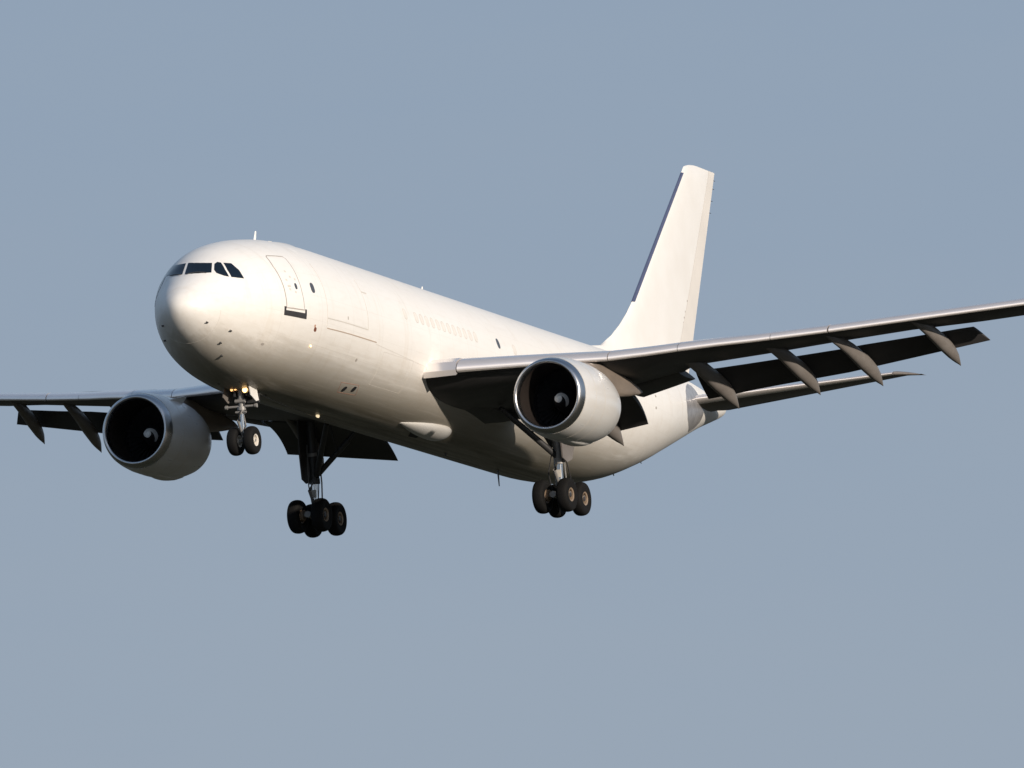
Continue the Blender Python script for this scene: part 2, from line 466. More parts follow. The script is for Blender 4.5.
# forward passenger door
D = [(5.248, 134), (5.33, 132.5), (6.30, 134.6), (6.375, 137), (6.343, 144.7), (6.277, 156.5), (6.26, 167.1), (6.30, 181.6), (5.221, 181.9), (5.192, 161.4), (5.154, 145)]
door = patch('cabin_door', [(5.24, 133), (6.36, 135.6), (6.27, 160), (6.29, 181.6), (5.22, 181.9), (5.18, 160)], FUS, plane, off=0.006, axis=1, rows=24, cols=8)
q = MB(); strip(q, D, 0.035, off=0.010, close=True); q.build('door_outline', SEAM, door)
patch('scuff_plate', [(5.20, 184.0), (6.34, 184.0), (6.42, 188.3), (5.11, 188.3)], SCUFF, door, off=0.012)
q = MB(); strip(q, [(5.14, 181.0), (5.14, 188.2)], .10, .014); q.build('scuff_post', SCUFF, door)
q = MB(); strip(q, [(6.40, 181.0), (6.40, 188.2)], .10, .014); q.build('scuff_post', SCUFF, door)
patch('door_window', ovalpoly(5.95, 163.3, .07, 2.6), DARKW, door, off=0.016, axis=1)
q = MB(); strip(q, [(5.45, 163.5), (5.62, 163.5)], .07, .02); q.build('door_handle', SEAMF, door)
for x, t in ((5.45, 158), (5.75, 155), (5.5, 166), (5.8, 168), (5.62, 150), (6.0, 157)):
    q = MB(); strip(q, [(x, t), (x + .1, t + .5)], .08, .009); q.build('placard', SEAMF, door)

# dark open window behind the door, plugged windows and one more clear one further aft
patch('cabin_window', ovalpoly(7.11, 163.0, .13, 4.1), DARKW, fus, off=0.008, axis=1)
patch('cabin_window', ovalpoly(24.06, 161.6, .13, 4.1), DARKW, fus, off=0.008, axis=1)
for x in [15.28] + [16.31 + .505 * i for i in range(12)] + [25.6]:
    wp = patch('window_plug', ovalpoly(x, 162.5, .13, 3.9), PLUG, fus, off=0.005, axis=1, rows=8, cols=6)
    q = MB(); strip(q, ovalpoly(x, 162.5, .14, 4.1, 14), .018, .008, close=True)
    for v, f in ((q.v, q.f),):
        o = q.build('plug_rim', PLUGR, fus)
for x, t in ((8.15, 161.5), (8.45, 166)):
    patch('repair_patch', ovalpoly(x, t, .12, 2.6), SEAMF, fus, off=0.003, axis=1, rows=6, cols=5)

# main deck cargo door
cdr = patch('cargo_door', [(8.0, 120), (11.55, 120), (11.55, 183.6), (8.0, 183.6)], FUS, plane, off=0.004, axis=1, rows=40, cols=16)
q = MB(); strip(q, [(8.0, 140), (8.0, 191.2)], .02, .008); strip(q, [(11.58, 145), (11.58, 184.2)], .02, .008); strip(q, [(8.0, 184.0), (11.58, 184.2)], .028, .008)
q.build('door_outline', SEAMF, cdr)
q = MB(); strip(q, [(8.05, 191.3), (11.3, 191.1), (12.4, 191.1)], .035, .008); q.build('door_sill', mat('sill_brown', (0.42, 0.33, 0.26), .6), cdr)
q = MB(); strip(q, [(11.58, 155.5), (12.05, 155.5)], .05, .01); q.build('hinge_cover', SEAMF, cdr)
q = MB(); strip(q, [(9.76, 179.2), (9.76, 181.4)], .06, .012); q.build('vent_flap', SEAM, cdr)
# lower hold door outline, seams
q = MB()
strip(q, [(13.2, 196), (13.2, 222), (15.9, 222), (15.9, 196), (13.2, 196)], .010, .004)
strip(q, [(12.4, 192.4), (18.4, 198.6)], .014, .004)
q.build('hold_door_outline', SEAMF, fus)
q = MB(); strip(q, [(2.32, t) for t in range(186, 350, 6)], .014, .004); q.build('radome_seam', SEAMF, fus)
q = MB(); strip(q, [(7.4, 262), (9.2, 266), (12, 271), (16, 277)], .05, .02); q.build('keel_strip', GEAR, fus)
# two oval drain openings inside a red service outline
for x, t in ((11.75, 231.5), (12.42, 229.3)):
    patch('service_opening', ovalpoly(x, t, .13, 2.6), BLACK, fus, off=0.006, axis=1, rows=6, cols=5)
q = MB(); strip(q, [(11.1, 226.8), (12.55, 225), (12.95, 233.6), (11.5, 235.6)], .014, .004, close=True)
q.build('service_outline', mat('faded_red_line', (0.45, 0.22, 0.16), .6), fus)
patch('stain', ovalpoly(7.17, 194.3, .09, 1.7), RUST, fus, off=0.004, axis=1, rows=6, cols=5)
patch('stain', ovalpoly(7.12, 191.8, .05, 1.1), mat('pale_red_brown', (0.45, 0.25, 0.17), .6), fus, off=0.004, axis=1, rows=6, cols=5)
# nose sensors
for x, t in ((2.92, 213.4), (2.89, 233.4), (1.95, 214.0), (3.44, 246.9), (2.92, 320), (1.9, 325)):
    q = MB(); p = S(x, t); nn = N(x, t); tip = p + nn * .045
    q.tube([p - nn * .02, tip], .026, n=8); q.tube([tip + Vector((.05, 0, 0)), tip + Vector((-.07, 0, 0))], [.030, .014], n=8)
    q.build('air_data_probe', GEARD, fus)
for x, t in ((4.54, 217.2), (11.16, 207.6), (39.9, 168.2), (39.75, 178.9)):
    patch('static_port', ovalpoly(x, t, .07, 1.2), SEAM, fus, off=0.006, axis=1, rows=5, cols=4)
q = MB(); q.lathe([(-.03, .001), (-.02, .035), (.01, .04), (.02, .001)], S(7.185, 206.9) + N(7.185, 206.9) * .02, axis='y', n=14); q.build('wing_scan_light', LAMPON, fus)
# teardrop air intake fairing beneath the wing root, one on each side
def intake(s):
    q = MB(); rings = []
    for i in range(15):
        u = i / 14; x = 18.3 + 4.2 * u
        r = 0.44 * (math.sin(math.pi * min(u * .62 + .02, 1)) ** .9) if u < .8 else 0.44 * math.sin(math.pi * (.8 * .62 + .02)) * math.sqrt(max(1 - ((u - .8) / .205) ** 2, .0))
        tc_ = 246.0 - 1.5 * u; c = S(x, tc_); nn = N(x, tc_); tg = Vector((0, -nn.z, nn.y))
        rings.append([c + nn * (.50 * r * math.sin(2*math.pi*k/24)) + tg * (r * math.cos(2*math.pi*k/24)) for k in range(24)])
    q.loft(rings)
    o = q.build('air_intake_fairing', WHITE if False else NAC, fus, mirror=s)
    patch('intake_opening', [(19.9, 251.5), (20.9, 252.2), (21.05, 257.5), (20.4, 258.5)], BLACK, fus, off=.015, rows=5, cols=5)
intake(1)
# aerials and beacons
def blade(x, th, h, c, back=.12, name='blade_antenna', m=WHITE, tk=.03, a=None):
    p = S(x, th); nn = N(x, th); q = MB()
    rings = []
    for t in (0, 1):
        cc = p + nn * (h * t - .03) + Vector((back * t, 0, 0)); w = c * (1 - .5 * t); sd = nn.cross(Vector((1, 0, 0))).normalized()
        rings.append([cc + Vector((w * (u - .5), 0, 0)) + sd * tk * v * (1 - .5*t) for u, v in ((0, 0), (.3, 1), (.7, .8), (1, 0), (.7, -.8), (.3, -1))])
    q.loft(rings); q.build(name, m, fus, sharp=50)
blade(8.2, 90, .40, .24, .14)
blade(23.4, 90, .34, .22, .10)
blade(30.3, 270, .62, .20, .10, m=GEARD)
blade(25.0, 268, .14, .25, .05, m=GEARD)
blade(44.0, 262, .16, .16, .08, m=GEARD)
blade(41.0, 262, .12, .14, .05, m=GEARD)
q = MB(); q.tube([S(9.1, 92) + Vector((0, 0, -.03)), S(9.1, 92) + Vector((0, 0, .05))], .16, n=20); q.build('beacon_base', SEAMF, fus)
q = MB()
rings = []
for i in range(9):
    u = i / 8; x = 8.6 + 3.2 * u; r = .5 * math.sin(math.pi * u) ** .6 + .001
    rings.append([S(x, 91) + Vector((0, r * math.cos(t * math.pi / 6), .13 * math.sin(math.pi * u) ** .5 * math.sin(t * math.pi / 6) - .03)) for t in range(12)])
q.loft(rings); q.build('satcom_fairing', NAC, fus)
q = MB(); p = S(13.15, 268); q.lathe([(-.02, .001), (.0, .05), (.10, .06), (.14, .001)], p + Vector((0, 0, -.04)), axis='x', n=14); q.build('belly_beacon', BEAC, fus)
# APU tail cone end
q = MB(); q.lathe([(53.3, .20), (53.62, .17), (53.63, .13), (53.3, .12)], (0, 0, 2.16), n=24, closed=True); q.build('exhaust_nozzle', HOT, fus)

# ---- generic lifting-surface section
def foil(le, te, t, n=16, camber=0.0, blunt=0.02, up=Vector((0, 0, 1))):
    le, te = Vector(le), Vector(te); c = te - le; pts = []
    us = [0.5 * (1 - math.cos(math.pi * i / n)) for i in range(n + 1)]
    def yt(u): return t * (1.4845*math.sqrt(u) - .63*u - 1.758*u*u + 1.4215*u**3 - .5075*u**4) * 1.0 + blunt * u * .5
    for u in us[::-1]: pts.append(le + c * u + up * (yt(u) + camber * 4 * u * (1 - u)))
    for u in us[1:]: pts.append(le + c * u - up * (yt(u) - camber * 4 * u * (1 - u)))
    return pts

def yle(y): return 16.6 + .6 * (y - 2.9)
def slc(y): return float(np.interp(y, [2.8, 5.8, 9, 13, 22], [1.18, .95, .78, .66, .60]))      # slat chord
def zle(y): return .14 * slc(y) + float(np.interp(y, [2.8, 3.9, 5.9, 8.5, 9.5, 11.4, 13.3, 15.4, 17.7, 21.6, 22.5], [-1.22, -1.17, -.98, -.78, -.64, -.33, -.09, .21, .57, 1.17, 1.31]))
def xte(y): return 25.9 + .10 * (y - 2.82) if y < 9 else 26.52 + .339 * (y - 9)
def zte(y): return float(np.interp(y, [2, 7.3, 9.3, 11.8, 19, 22.4], [-1.75, -1.0, -.50, .05, 1.06, 1.48]))

def make_wing(s):
    # main box up to the shroud / trailing edge
    b = MB(); rings = []
    for y in (1.6, 2.82, 4, 5.5, 7.2, 7.3, 8.4, 9.3, 9.6, 10.2, 12, 14.5, 17, 19.4, 21, 22.2, 22.42):
        x0 = yle(y) + .40; x1 = xte(y); z0 = zle(y) + .14; z1 = zte(y); c = x1 - x0
        cut = 1.0
        if y < 3: x0 += .45; z0 -= .05
        if y < 19.45: cut = .86 if not 7.25 < y < 9.5 else .80
        tt = float(np.interp(y, [1.6, 2.82, 9, 22.4], [.12, .12, .105, .095])) * c
        if y > 22.3: tt *= .3; x0 += .5
        xe = lerp(x0, x1, cut); ze = lerp(z0, z1, cut)
        if 9.55 < y < 19.45: ze = float(np.interp(y, [9.6, 12.5, 14.3, 15.1, 17, 18.3, 19.3], [-.20, .19, .47, .56, .83, .99, 1.06]))
        rings.append(foil((x0, -y, z0), (xe, -y, ze), tt, blunt=.03 if cut == 1 else .06))
    # duplicate stations so the cut-outs have square ends
    b.loft(rings)
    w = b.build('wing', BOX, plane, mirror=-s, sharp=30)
    # slats
    def slat_ring(y, dx=0, dz=0):
        c = slc(y)
        prof = [(1.0, .02), (.85, .10), (.6, .165), (.38, .185), (.2, .17), (.08, .11), (.01, .03), (0, -.04), (.04, -.11), (.12, -.15), (.24, -.14), (.30, -.10), (.33, -.02), (.45, .05), (.7, .04), (.95, -.005)]
        a = R(27); x0 = yle(y) + dx; z0 = zle(y) + dz; out = []
        for u, v in prof:
            u *= c; v *= c * .95
            out.append(Vector((x0 + u * math.cos(a) - v * math.sin(a), -y, z0 + u * math.sin(a) + v * math.cos(a))))
        return out
    for y0, y1 in ((3.84, 8.50), (8.53, 15.38), (15.43, 21.9)):
        b = MB(); b.loft([slat_ring(lerp(y0, y1, i / 6)) for i in range(7)])
        sl_ = b.build('slat', SLAT, w, mirror=-s, sharp=35)
    # slat seams
    for y in (10.7, 13.6):
        b = MB(); ra, rb = slat_ring(y - .008), slat_ring(y + .008)
        cen = sum(ra, Vector()) / len(ra)
        ra = [p + (p - cen) * .012 for p in ra]; rb = [p + (p - cen) * .012 for p in rb]
        b.loft([ra, rb]); b.build('slat_seam', BOX, w, mirror=-s)
    b = MB(); 
    def wedge(y, dx):
        k_ = slc(y); a = R(27); x0 = yle(y) + dx; z0 = zle(y); o_ = []
        for u, v in ((1.05, -.02), (.60, .20), (.22, .22), (.0, .02), (-.06, -.15), (.30, -.14), (.9, -.10)):
            u *= k_; v *= k_; o_.append(Vector((x0 + u*math.cos(a) - v*math.sin(a), -y, z0 + u*math.sin(a) + v*math.cos(a))))
        return o_
    b.loft([wedge(2.6, .62), wedge(3.0, .42), wedge(3.80, .04)]); b.build('root_fairing', SLAT, w, mirror=-s, sharp=20)
    # wing root lower fairing: keeps the under-surface against the body
    b = MB(); rings = []
    for x, zl, zu in ((18.2, -1.30, -1.1), (19.4, -1.55, -.8), (20.8, -1.70, -.8), (22.8, -1.84, -.9), (24.2, -1.98, -1.2), (25.4, -1.75, -1.45), (26.2, -1.62, -1.55)):
        rings.append([Vector((x, -yy, zz)) for yy, zz in ((2.0, zu), (2.8, zu), (3.1, lerp(zu, zl, .5)), (3.05, lerp(zu, zl, .85)), (2.75, zl), (1.9, zl))])
    b.loft(rings); b.build('wing_root_panel', BOX, w, mirror=-s, sharp=50)
    # flaps: inboard and outboard, extended and drooped
    def flap(y0, y1, f, k=8):
        b = MB(); b.loft([foil(*(f(lerp(y0, y1, i / k)) + (.0,))[:3], camber=(f(lerp(y0, y1, i / k)) + (.0,))[3], blunt=.015, up=Vector((.55, 0, .83))) for i in range(k + 1)])
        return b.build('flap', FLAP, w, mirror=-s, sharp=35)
    def fin_(y):
        t = (y - 3.05) / 4.1
        return (lerp(24.7, 25.2, t), -y, lerp(-1.45, -1.05, t)), (lerp(28.0, 27.35, t), -y, lerp(-2.50, -2.02, t)), .17, .26
    def fout(y):
        c = float(np.interp(y, [9.9, 19.4], [1.75, 1.0]))
        xq = xte(y); zq = zte(y)
        z_te = float(np.interp(y, [9.8, 11.4, 14.5, 19.43], [-1.33, -1.02, -.56, .42]))
        x_te = 27.16 + .319 * (y - 9.77)
        zl_ = float(np.interp(y, [9.55, 10.65, 12.5, 14.5, 15.3, 17.2, 18.2, 19.05, 19.5], [-.46, -.35, -.11, .16, .30, .56, .72, .84, .86]))
        xl_ = 26.02 + .375 * (y - 9.93)
        yl = y - .40 * max(0, (y - 18.6) / .82)
        return (xl_ - .03, -yl, zl_), (x_te, -y, z_te), .075 * c
    flap(3.02, 7.15, fin_); flap(9.62, 19.42, fout, 12)
    # all speed aileron between the flaps, slightly drooped
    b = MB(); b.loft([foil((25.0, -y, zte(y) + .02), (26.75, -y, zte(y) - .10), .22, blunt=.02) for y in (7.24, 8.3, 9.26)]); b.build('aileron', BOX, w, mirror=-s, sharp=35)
    # flap track fairings
    tips = [(30.19, 18.27, -.43), (29.34, 15.56, -1.06), (28.6, 13.4, -1.30), (27.75, 10.55, -1.68), (27.9, 5.95, -2.66)]
    for i, (tx, ty, tz) in enumerate(tips):
        tex, tez = xte(ty), zte(ty); sc = 1.0 if i < 4 else 1.05
        sc *= float(np.interp(ty, [6, 18.3], [1.08, .85]))
        T = Vector((tx, -ty, tz))
        prof = [(-5.2, 1.5, .02), (-4.5, 1.42, .16), (-3.8, 1.33, .24), (-3.2, 1.22, .30), (-2.6, 1.06, .35), (-2.0, .87, .38), (-1.5, .73, .39), (-1.0, .56, .37), (-.7, .45, .33), (-.45, .33, .26), (-.2, .16, .13), (0, 0, .015)]
        bb = MB(); rings = []
        for dx, dz, hh in prof:
            p = T + Vector((dx * sc, -.107 * dx * sc, dz * sc)); hh *= sc
            rings.append([p + Vector((-.30 * hh * math.sin(a), hh * .60 * math.cos(a), hh * math.sin(a))) for a in [2*math.pi*k/20 for k in range(20)]])
        bb.loft(rings); bb.build('flap_track_fairing', FAIR, w, mirror=-s, sharp=50)
    # static dischargers at the outboard trailing edge and navigation light
    return w

for s in (1, -1): make_wing(s)

# ---- engines
EX, EY, EZ = 15.36, 7.97, -2.46
def make_engine(s):
    c = Vector((0, 0, 0)); root = Vector((EX - OFF.x, s * EY, EZ - OFF.z))
    def lb(b, name, m, parent, sharp=38):
        o = b.build(name, m, parent, local=True, sharp=sharp)
        if parent is plane: o.location = root
        return o
    sc = Matrix.Diagonal((1, 1.0, 1.0))
    b = MB()
    b.lathe([(.34, 1.365), (.6, 1.415), (1.0, 1.455), (1.5, 1.475), (2.2, 1.48), (2.8, 1.455), (3.3, 1.40), (3.75, 1.31), (4.15, 1.20), (4.16, 1.17), (3.6, 1.22), (2.6, 1.25), (1.6, 1.2), (.9, 1.17), (.34, 1.19)], n=96, closed=True)
    cowl = lb(b, 'engine', NAC, plane, 40)
    b = MB(); b.lathe([(.335, 1.362), (.2, 1.33), (.1, 1.295), (.03, 1.25), (0, 1.20), (.03, 1.155), (.10, 1.13), (.2, 1.125), (.335, 1.135)], n=96, closed=True)
    lb(b, 'inlet_lip', LIP, cowl, 80)
    b = MB(); b.lathe([(.34, 1.136), (.7, 1.15), (1.7, 1.165), (1.7, 1.19), (.34, 1.189)], n=96, closed=True); lb(b, 'inlet_duct', DUCT, cowl)
    b = MB(); b.lathe([(.345, 1.372), (.36, 1.376), (.375, 1.373), (.36, 1.36)], n=96, closed=True); lb(b, 'cowl_seam', SEAMF, cowl)
    b = MB(); b.lathe([(1.93, 1.481), (1.945, 1.4835), (1.96, 1.481), (1.945, 1.47)], n=96, closed=True)
    b.lathe([(1.13, 1.464), (1.14, 1.467), (1.15, 1.464), (1.14, 1.45)], n=96, closed=True); lb(b, 'cowl_seam', SEAMF, cowl)
    # fan disc
    b = MB()
    for k in range(38):
        a = 2 * math.pi * k / 38; V = []
        for i in range(6):
            r = lerp(.33, 1.155, i / 5); tw = lerp(.55, 1.05, i / 5); w_ = lerp(.10, .16, i / 5)
            for d, th_ in ((-1, 0), (1, 0), (1, .012), (-1, .012)):
                al = a + d * w_ * math.sin(tw) / r; V.append(Vector((2.0 + d * w_ * math.cos(tw) + th_, r * math.cos(al), r * math.sin(al))))
        F = [(i*4+j, i*4+(j+1) % 4, i*4+4+(j+1) % 4, i*4+4+j) for i in range(5) for j in range(4)]
        b.add(V, F)
    lb(b, 'fan', BLADE, cowl)
    b = MB(); b.lathe([(2.25, .2), (2.25, 1.15), (1.71, 1.165), (1.71, 1.18), (2.3, 1.18), (2.3, .2)], n=48, closed=True); b.tube([(2.2, 0, 0), (2.24, 0, 0)], 1.1, n=32); lb(b, 'stator_disc', BLACK, cowl)
    b = MB(); prof = [(1.07 + .85 * (i / 10), .46 * math.sqrt(i / 10) * (1 - .05 * i / 10) + .001) for i in range(11)]
    b.lathe(prof, n=40); sp = lb(b, 'spinner', BLACK, cowl, 80)
    # white comma mark wound round the spinner
    b = MB()
    def spx(rr): return 1.07 + .85 * min((rr / .452) ** 2, 1) - .014
    c0 = (.03, 0.0); V = [Vector((spx(.0) - .004, -c0[0], c0[1]))]                 # round head of the comma
    for k_ in range(24):
        a_ = 2 * math.pi * k_ / 24; yy, zz = c0[0] * 0 + .145 * math.cos(a_), .145 * math.sin(a_); V.append(Vector((spx(math.hypot(yy, zz)), yy, zz)))
    b.add(V, [(0, 1 + k_, 1 + (k_ + 1) % 24) for k_ in range(24)])
    V = []; nseg = 36
    for i in range(nseg + 1):                                                 # tail winding outwards
        t = i / nseg; ang = R(115) - t * R(175); rc = .075 + .235 * t ** .8; wdt = .075 * (1 - t) ** .6 + .006
        for d in (-1, -.33, .33, 1):
            rr = rc + d * wdt; V.append(Vector((spx(rr), -math.cos(ang) * rr, math.sin(ang) * rr)))
    b.add(V, [(i*4+j, i*4+j+1, i*4+5+j, i*4+4+j) for i in range(nseg) for j in range(3)])
    lb(b, 'spinner_mark', WHITE, cowl)
    # round cap of the comma
    # core cowl, nozzle, plug
    b = MB(); b.lathe([(3.2, .98), (4.1, .92), (4.8, .78), (5.3, .62), (5.32, .59), (4.6, .66), (3.2, .7)], n=64, closed=True); lb(b, 'core_cowl', HOT, cowl)
    b = MB(); b.lathe([(4.8, .42), (5.4, .36), (5.9, .20), (6.15, .02)], n=40); lb(b, 'exhaust_plug', HOT, cowl)
    # chin fairing and drain mast
    b = MB(); rings = []
    for i in range(12):
        u = i / 11; x = .9 + 2.9 * u; r = .30 * math.sin(math.pi * min(u * .75 + .02, 1)) ** .7
        rr = float(np.interp(x, [.34, 1.5, 2.2, 2.8, 3.3, 3.75], [1.365, 1.475, 1.48, 1.455, 1.40, 1.31]))
        rings.append([Vector((x, r * math.cos(a), -rr + .10 - .17 * (r / .3) * (math.sin(a) * .5 + .5))) for a in [2*math.pi*k/14 for k in range(14)]])
    b.loft(rings); lb(b, 'chin_fairing', NAC, cowl)
    # strake on the inboard shoulder
    b = MB(); a = R(52); si = -s
    pr = [(1.1, 1.44), (2.3, 1.46), (2.3, 1.72), (2.0, 1.74)]
    b.plate([Vector((x, si * r * math.cos(a), r * math.sin(a))) for x, r in pr], Vector((0, .012, .012))); lb(b, 'strake', NAC, cowl)
    # pylon
    b = MB()
    top = [(17.6, -1.05), (18.3, -.93), (19.3, -.86), (20.4, -.78), (21.6, -.85), (23.0, -.98), (24.1, -1.12), (24.7, -1.22)]
    bot = [(17.6, -1.15), (18.3, -1.3), (19.3, -1.5), (20.4, -1.75), (21.6, -1.80), (23.0, -1.62), (24.1, -1.42), (24.7, -1.27)]
    hw = [.02, .17, .23, .26, .26, .24, .15, .02]
    rings = []
    for (x, zt_), (_, zb_), h in zip(top, bot, hw):
        zm = (zt_ + zb_) / 2; hh = (zt_ - zb_) / 2
        rings.append([Vector((x, -EY + h * max(-1, min(1, 1.25 * math.cos(a))), zm + hh * max(-1, min(1, 1.2 * math.sin(a))))) for a in [2*math.pi*k/20 for k in range(20)]])
    b.loft(rings); b.build('pylon', PYL, plane, mirror=-s, sharp=45)
for s in (-1, 1): make_engine(s)

# ---- vertical fin
def vfoil(z, xl, xt, t, xcut=None, n=14):
    pts = []; c = xt - xl
    us = [0.5 * (1 - math.cos(math.pi * i / n)) for i in range(n + 1)]
    def yt(u): return t * c * (1.4845*math.sqrt(u) - .63*u - 1.758*u*u + 1.4215*u**3 - .5075*u**4) + .012 * u
    for u in us[::-1]: pts.append(Vector((xl + c*u, yt(u), z)))
    for u in us[1:]: pts.append(Vector((xl + c*u, -yt(u), z)))
    return pts
def fle(z): return float(np.interp(z, [2.2, 2.9, 3.18, 3.7, 4.22, 4.75, 5.28, 11.36, 11.44, 11.52, 11.57], [35, 38.9, 40.98, 42.15, 43.05, 43.8, 44.42, 50.38, 50.6, 51.0, 51.5]))
def fte(z): return 50.82 + (z - 4.67) * .4178
def fhg(z): return float(np.interp(z, [2.2, 4.47, 6.09, 11.52], [48.2, 49.3, 50.2, 53.02]))
def fsec(z, a, c):
    """slice of the fin section between chord positions a(z), c(z)"""
    L, T_ = fle(z), fte(z); t = float(np.interp(z, [3, 5, 11.6], [.07, .10, .095]))
    if z > 11.38: t *= .7 if z < 11.5 else .3
    def yt(x):
        u = min(max((x - L) / (T_ - L), 0), 1)
        return t * (T_ - L) * (1.4845*math.sqrt(u) - .63*u - 1.758*u*u + 1.4215*u**3 - .5075*u**4) / 2 * 1.0 + .02 * u
    xs_ = [lerp(a, c, (.5 * (1 - math.cos(math.pi * i / 12)))) for i in range(13)]
    zz = lambda x: z - (0.0 if z < 11 else (x - 50.5) * .0)
    return [Vector((x, yt(x), zz(x))) for x in xs_[::-1]] + [Vector((x, -yt(x), zz(x))) for x in (xs_[1:] if a <= L + 1e-6 else xs_)]
zs = [2.3, 2.9, 3.18, 3.45, 3.7, 3.95, 4.22, 4.5, 4.75, 5.0, 5.28, 6.5, 8, 9.5, 10.9, 11.36, 11.40, 11.46, 11.52, 11.57]
b = MB(); b.loft([fsec(z, fle(z), fhg(z)) for z in zs]); finm = b.build('vertical_fin', WHITE, plane, sharp=50)
b = MB(); b.loft([fsec(z, fhg(z) + .035, fte(z)) for z in [3.0] + zs[3:]]); rud = b.build('rudder', RUD, finm, sharp=50)
b = MB(); rings = []
for z in [5.30, 6.4, 7.5, 8.6, 9.7, 10.7, 11.1]:
    L, T_ = fle(z), fte(z); t = .10
    def yt(x):
        u = max((x - L) / (T_ - L), 0); return t * (T_ - L) * (1.4845*math.sqrt(u) - .63*u - 1.758*u*u) / 2 + .012
    ww = .14
    X_ = [L + ww * v for v in (1, .7, .4, .2, .08, .02)]
    rings.append([Vector((x, yt(x), z)) for x in X_] + [Vector((L - .015, 0, z))] + [Vector((x, -yt(x), z)) for x in X_[::-1]] + [Vector((L + ww, 0, z))])
b.loft(rings); b.build('leading_edge_strip', FINLE, finm, sharp=60)
for z in (9.9, 10.4, 10.9, 11.25):
    b = MB(); b.tube([(fte(z) - .02, 0, z), (fte(z) + .22, 0, z + .02)], .012, n=6); b.build('static_wick', GEARD, rud)
for z, w_ in ((5.15, .035), (5.35, .05), (5.6, .03), (6.05, .035)):
    b = MB(); b.box((fhg(z) - .06, -.078, z), (w_ * .8, .014, .035)); b.build('hinge_stain', SEAM, finm)

# ---- horizontal stabilisers
def make_stab(s):
    b = MB(); e = MB(); tip = MB()
    def sec(y, a=0, c=1):
        t = (y - .6) / (8.13 - .6); xl = 46.4 + .66 * (y - .6); xt = lerp(51.3, 53.3, t)
        z = 1.60 + .152 * (y - .6); return xl, xt, z, lerp(.50, .17, t)
    ys = [.3, 1.2, 3, 5, 7, 8.0]
    def piece(y, a, c, scale=1):
        xl, xt, z, th = sec(y); ch = xt - xl; pts = []
        def yt(u): return th * scale * (1.4845*math.sqrt(u) - .63*u - 1.758*u*u + 1.4215*u**3 - .5075*u**4) + .012*u
        us = [lerp(a, c, .5 * (1 - math.cos(math.pi * i / 12))) for i in range(13)]
        for u in us[::-1]: pts.append(Vector((xl + ch*u, -y, z + .18*u + yt(u))))
        for u in (us[1:] if a == 0 else us): pts.append(Vector((xl + ch*u, -y, z + .18*u - yt(u))))
        return pts
    b.loft([piece(y, 0, .72) for y in ys]); h = b.build('horizontal_stabilizer', STAB, plane, mirror=-s, sharp=50)
    le = MB(); rr_ = []
    for y in ys[1:]:
        xl, xt, z, th = sec(y); pp = piece(y, 0, .09); cc = sum(pp, Vector()) / len(pp)
        rr_.append([p + (p - cc).normalized() * .008 for p in pp])
    le.loft(rr_); le.build('leading_edge', SLAT, h, mirror=-s, sharp=50)
    e.loft([piece(y, .73, 1) for y in ys[1:]]); e.build('elevator', BOX, h, mirror=-s, sharp=50)
    r0 = piece(8.02, 0, 1); rings = [r0]
    for k, y in ((.80, 8.22), (.52, 8.42), (.22, 8.58), (.05, 8.66)):
        rings.append([Vector((lerp(53.35, p.x, k if k > .4 else .3), -y, lerp(2.83, p.z + .06 * (y - 8.02), k))) for p in r0])
    tip.loft(rings); tip.build('stabilizer_tip', FAIR, h, mirror=-s, sharp=50)
for s in (-1, 1): make_stab(s)
# trim seal plates round the stabiliser root
lens = [(46.9, 141), (46.1, 148.6), (45.37, 158.5), (44.92, 170.4), (44.9, 182.4), (45.3, 195.2), (46.2, 208.7), (47.2, 224), (48.0, 221), (48.4, 211.2), (48.47, 197.8), (48.5, 182), (48.14, 170), (47.75, 162.5), (47.6, 152.6), (47.4, 143)]
patch('stabilizer_seal', lens, SEALM, plane, off=0.010, axis=1, rows=24, cols=10)
patch('stabilizer_seal', [(x, 180 - t) for x, t in lens], SEALM, plane, off=0.010, axis=1, rows=24, cols=10)

# ---- landing gear
def wheel(parent, c, r, w, rim_r, tyre_m, rim_m, out):
    """tyre and rim as two children; axis along y"""
    pr = []; rr = w * .46
    for i in range(21):
        a = math.pi * (i / 20); pr.append((-w / 2 * math.cos(a) * (1 if abs(math.cos(a)) < .9 else 1), r - rr * .9 + rr * .9 * math.sin(a) ** .55 if 0 < i < 20 else r - rr * .9))
    pr = [(-w*.42, rim_r)] + pr + [(w*.42, rim_r)]
    b = MB(); b.lathe(pr, c, axis='y', n=40, closed=True); t = b.build('tyre', tyre_m, parent, sharp=40)
    b = MB(); hub = rim_m is RIMG
    pf = [(-w*.40, rim_r + .004), (-w*.43, rim_r*.98), (-w*.38, rim_r*.76), (-w*.12, rim_r*.70), (w*.12, rim_r*.70), (w*.38, rim_r*.76), (w*.43, rim_r*.98), (w*.40, rim_r + .004)]
    b.lathe(pf, c, axis='y', n=32, closed=True); b.build('rim', rim_m, parent, sharp=35)
    b = MB()
    b.lathe([(-w*.16, rim_r*.705), (-w*.14, rim_r*.42), (-w*.36, rim_r*.34), (-w*.38, .01), (w*.38, .01), (w*.36, rim_r*.34), (w*.14, rim_r*.42), (w*.16, rim_r*.705)], c, axis='y', n=32)
    b.build('hub', GEARD if hub else rim_m, parent, sharp=35)

